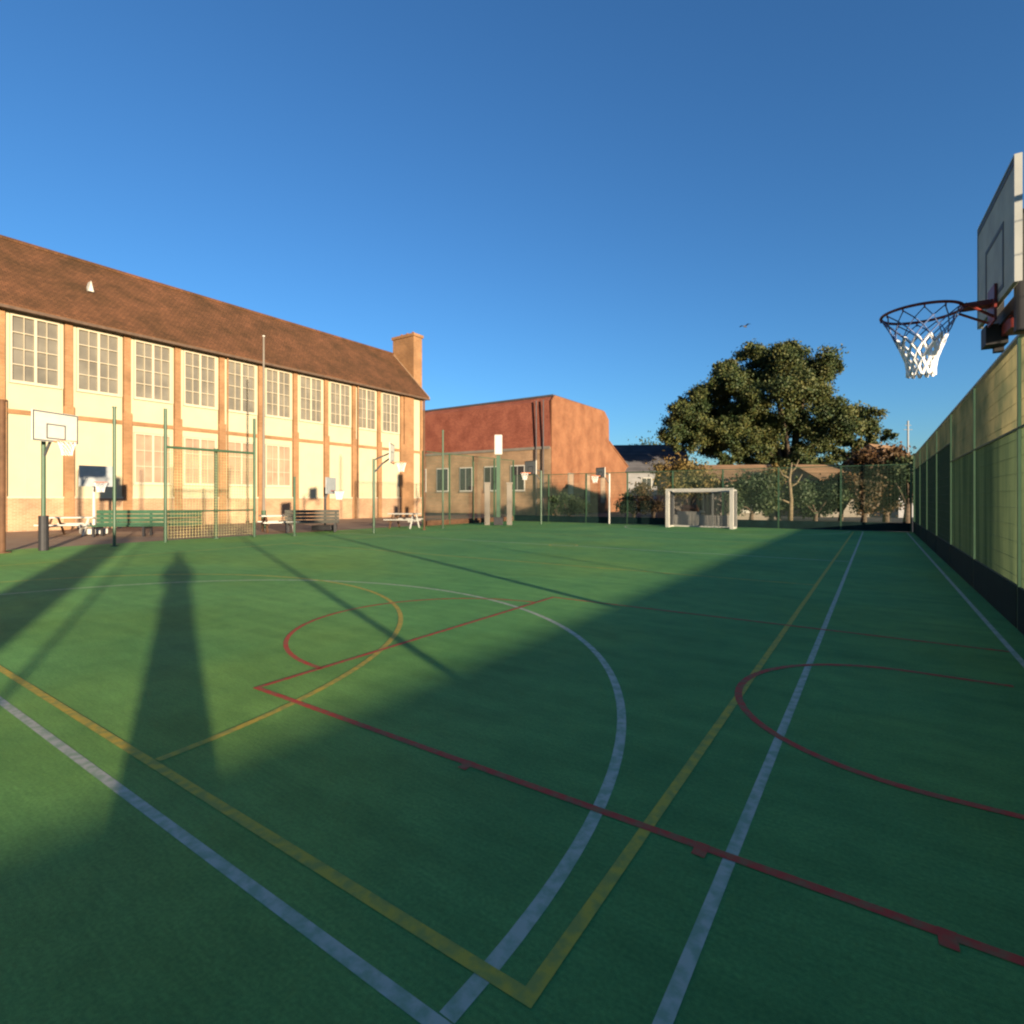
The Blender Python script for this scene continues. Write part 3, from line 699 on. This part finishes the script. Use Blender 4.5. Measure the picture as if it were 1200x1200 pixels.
def picnic(label, px, Y, rz, w=1.8, m='whitepaint'):
    x, y = at(px, Y); e = empty('picnic_table', label, 'picnic table', (x,y,0), rz, 'pale picnic tables on the paving')
    b = MB()
    for i in range(5): b.box(-w/2, w/2, -.38+i*.155, -.24+i*.155, .70, .75)
    b.build('table_top', M[m], e)
    for s in (-1,1): MB().box(-w/2, w/2, s*.72-.13, s*.72+.13, .42, .47).build('seat', M[m], e)
    for q in (-1,1):
        b = MB()
        for s in (-1,1): b.tube([(q*w*.36, s*.62, 0), (q*w*.36, s*.2, .70)], .045, 6)
        b.box(q*w*.36-.03, q*w*.36+.03, -.8, .8, .34, .42)
        b.build('leg_frame', M[m if q > 0 else 'wood'], e)
    return e
picnic('pale picnic table left of the low blue grey hoop', 86, 21.8, YAW+.2)
picnic('pale picnic table right of the flagpole base', 326, 24, YAW+.6, 1.5)
picnic('pale picnic table by the far corner of the cream building', 474, 27, YAW-.2, 1.5)

# ------------------------------------------------------------------ things behind the photographer that cast the long shadows
gp = empty('shadow_pier', 'unseen pier added to cast a broad shadow, at the near end of the mesh fence', 'shadow caster', (FX, -2.75, 0))  # out of view, added to cast the wide shadow band at the left
MB().box(-.3,.3,-.42,.36,0,2.6).build('shaft', M['brick'], gp, bevel=.01)
MB().box(-.36,.36,-.48,.42,2.6,2.75).build('cap', M['buff'], gp, bevel=.02)

def skin(name, pts, edges, rad, m, parent, sub=2, root=0):
    me = bpy.data.meshes.new(name); me.from_pydata(pts, edges, []); me.update(); me.materials.append(m)
    o = bpy.data.objects.new(name, me); col.objects.link(o); o.parent = parent
    o.modifiers.new('s', 'SKIN'); 
    for i, r in enumerate(rad):
        sv = me.skin_vertices[0].data[i] if me.skin_vertices else None
        if sv is not None: sv.radius = (r if isinstance(r, tuple) else (r, r)); sv.use_root = (i == root)
    s = o.modifiers.new('u', 'SUBSURF'); s.levels = sub; s.render_levels = sub
    return o
def ensure_skin(o): pass
import bmesh
def skinned(name, pts, edges, rad, m, parent, root=0, sub=2):
    me = bpy.data.meshes.new(name); bm = bmesh.new(); lay = bm.verts.layers.skin.verify()
    vs = [bm.verts.new(p) for p in pts]
    for v, r, i in zip(vs, rad, range(len(pts))):
        v[lay].radius = r if isinstance(r, tuple) else (r, r); v[lay].use_root = (i == root)
    for a, c in edges: bm.edges.new((vs[a], vs[c]))
    bm.to_mesh(me); bm.free(); me.materials.append(m)
    o = bpy.data.objects.new(name, me); col.objects.link(o); o.parent = parent
    k = o.modifiers.new('s', 'SKIN'); k.use_smooth_shade = True
    s = o.modifiers.new('u', 'SUBSURF'); s.levels = sub; s.render_levels = sub
    return o
# photographer, local x right, y forward (view direction), standing just behind the lens
off = Vector((.12*CY + .30*SY, .12*SY - .30*CY))
pe = empty('person', 'person in long dark coat standing and holding up a phone to take the picture', 'person', (off.x, off.y, 0), YAW)
hx = -.12
pts = [(0,0,.98),(0,.0,1.14),(0,0,1.32),(0,0,1.44),(0,.01,1.53),(0,.02,1.60),(0,.02,1.70),
       (.18,0,1.42),(.25,-.02,1.16),(.18,.16,1.30),(hx+.16,.235,1.44),
       (-.18,0,1.42),(-.27,-.02,1.16),(-.25,.14,1.30),(hx-.10,.235,1.44),
       (.10,0,.90),(.13,.0,.50),(.14,-.02,.09),(.15,.12,.04),(-.10,0,.90),(-.13,.0,.50),(-.14,-.02,.09),(-.15,.12,.04)]
ed = [(0,1),(1,2),(2,3),(3,4),(4,5),(5,6),(3,7),(7,8),(8,9),(9,10),(3,11),(11,12),(12,13),(13,14),(0,15),(15,16),(16,17),(17,18),(0,19),(19,20),(20,21),(21,22)]
rad = [(.16,.11),(.14,.10),(.17,.115),(.12,.08),.055,(.07,.085),(.072,.09),.065,.048,.04,.026,.065,.048,.04,.026,.095,.062,.042,.035,.095,.062,.042,.035]
body = skinned('body', pts, ed, rad, M['skin'], pe)
def shell(idx, name, m, g=.014, root=0, extra=None):
    mp = {v: i for i, v in enumerate(idx)}
    P = [pts[i] for i in idx]; E_ = [(mp[a], mp[c]) for a, c in ed if a in mp and c in mp]
    RR = [tuple(q+g for q in rad[i]) if isinstance(rad[i], tuple) else (rad[i]+g, rad[i]+g) for i in idx]
    return skinned(name, P, E_, RR, m, pe, root)
shell([0,1,2,3,7,8,9,11,12,13], 'jacket', M['jacket'], .022)
ct = MB(); n0 = 20
for z_, rx_, ry_ in ((1.18,.185,.15),(.95,.20,.16),(.6,.23,.18),(.22,.26,.20)):
    ct.v += [(rx_*math.cos(2*math.pi*i/n0), ry_*math.sin(2*math.pi*i/n0), z_) for i in range(n0)]
for j in range(3):
    for i in range(n0): ct.f.append((j*n0+i, (j+1)*n0+i, (j+1)*n0+(i+1)%n0, j*n0+(i+1)%n0))
ct.build('coat_skirt', M['jacket'], pe, smooth=True)
shell([0,15,16,17,19,20,21], 'trousers', M['trouser'], .018)
for s in (1,-1):
    hand = [(hx+s*.115+(.03 if s>0 else 0), .235, 1.455), (hx+s*.10+(.02 if s>0 else 0), .25, 1.50)]
    P = [(hx+s*.13, .235, 1.445), (hx+s*.108, .245, 1.485)]; E_ = [(0,1)]; RR = [.028, (.036,.018)]
    for k in range(4):
        n0 = len(P); zq = 1.465+k*.02
        P += [(hx+s*.100, .268, zq), (hx+s*.075, .272, zq+.004), (hx+s*.055, .268, zq+.004)]; E_ += [(1,n0),(n0,n0+1),(n0+1,n0+2)]; RR += [.009,.008,.007]
    n0 = len(P); P += [(hx+s*.095,.228,1.50),(hx+s*.07,.222,1.515)]; E_ += [(1,n0),(n0,n0+1)]; RR += [.011,.009]
    skinned('hand', P, E_, RR, M['skin'], pe, 0, 1)
    MB().box(s*.14-.05, s*.14+.05, -.09, .20, 0, .075).build('shoe', M['shoe'], pe, bevel=.03)
hr = MB(); hr.tube([(0,-.025,1.58),(0,-.03,1.66),(0,-.01,1.745),(0,0,1.79),(0,0,1.805)], [.085,.112,.108,.07,.01], 14); hr.build('hair', M['hair'], pe, smooth=True)
ph = MB().box(hx-.076, hx+.076, .258, .266, 1.462, 1.536).build('smartphone', M['black'], None, bevel=.003)
ph.location = pe.location; ph.rotation_euler = pe.rotation_euler
tag(ph, 'black smartphone held up level in both hands of the person', 'phone')

# ------------------------------------------------------------------ light, sky, camera
EL = R(5.7); AZ = math.atan2(.914, -.407)
sd = Vector((math.sin(AZ)*math.cos(EL), math.cos(AZ)*math.cos(EL), math.sin(EL)))
ld = bpy.data.lights.new('sun', 'SUN'); ld.energy = 5.0; ld.angle = R(1.0); ld.color = (1.0, .80, .56)
lo = bpy.data.objects.new('sun', ld); col.objects.link(lo); lo.rotation_euler = sd.to_track_quat('Z', 'Y').to_euler(); lo.location = (20,-20,20)
w = bpy.data.worlds.new('World'); scn.world = w; w.use_nodes = True
N = w.node_tree.nodes; L = w.node_tree.links
sk = N.new('ShaderNodeTexSky'); sk.sky_type = 'NISHITA'; sk.sun_disc = False
sk.sun_elevation = EL; sk.sun_rotation = AZ; sk.altitude = 0; sk.air_density = 1.0; sk.dust_density = 0.2; sk.ozone_density = 4.6
L.new(sk.outputs[0], N['Background'].inputs[0]); N['Background'].inputs[1].default_value = .088
cd = bpy.data.cameras.new('camera'); co = bpy.data.objects.new('camera', cd); col.objects.link(co)
co.location = (0,0,H); co.rotation_euler = (R(90), 0, YAW)
cd.sensor_width = 36; cd.lens = 36*F/1200; cd.shift_y = -16/1200; cd.clip_start = .02; cd.clip_end = 3000
scn.camera = co
vs = scn.view_settings; vs.view_transform = 'Standard'; vs.look = 'None'; vs.gamma = 1; vs.exposure = 1.72
scn.cycles.filter_width = 2.2
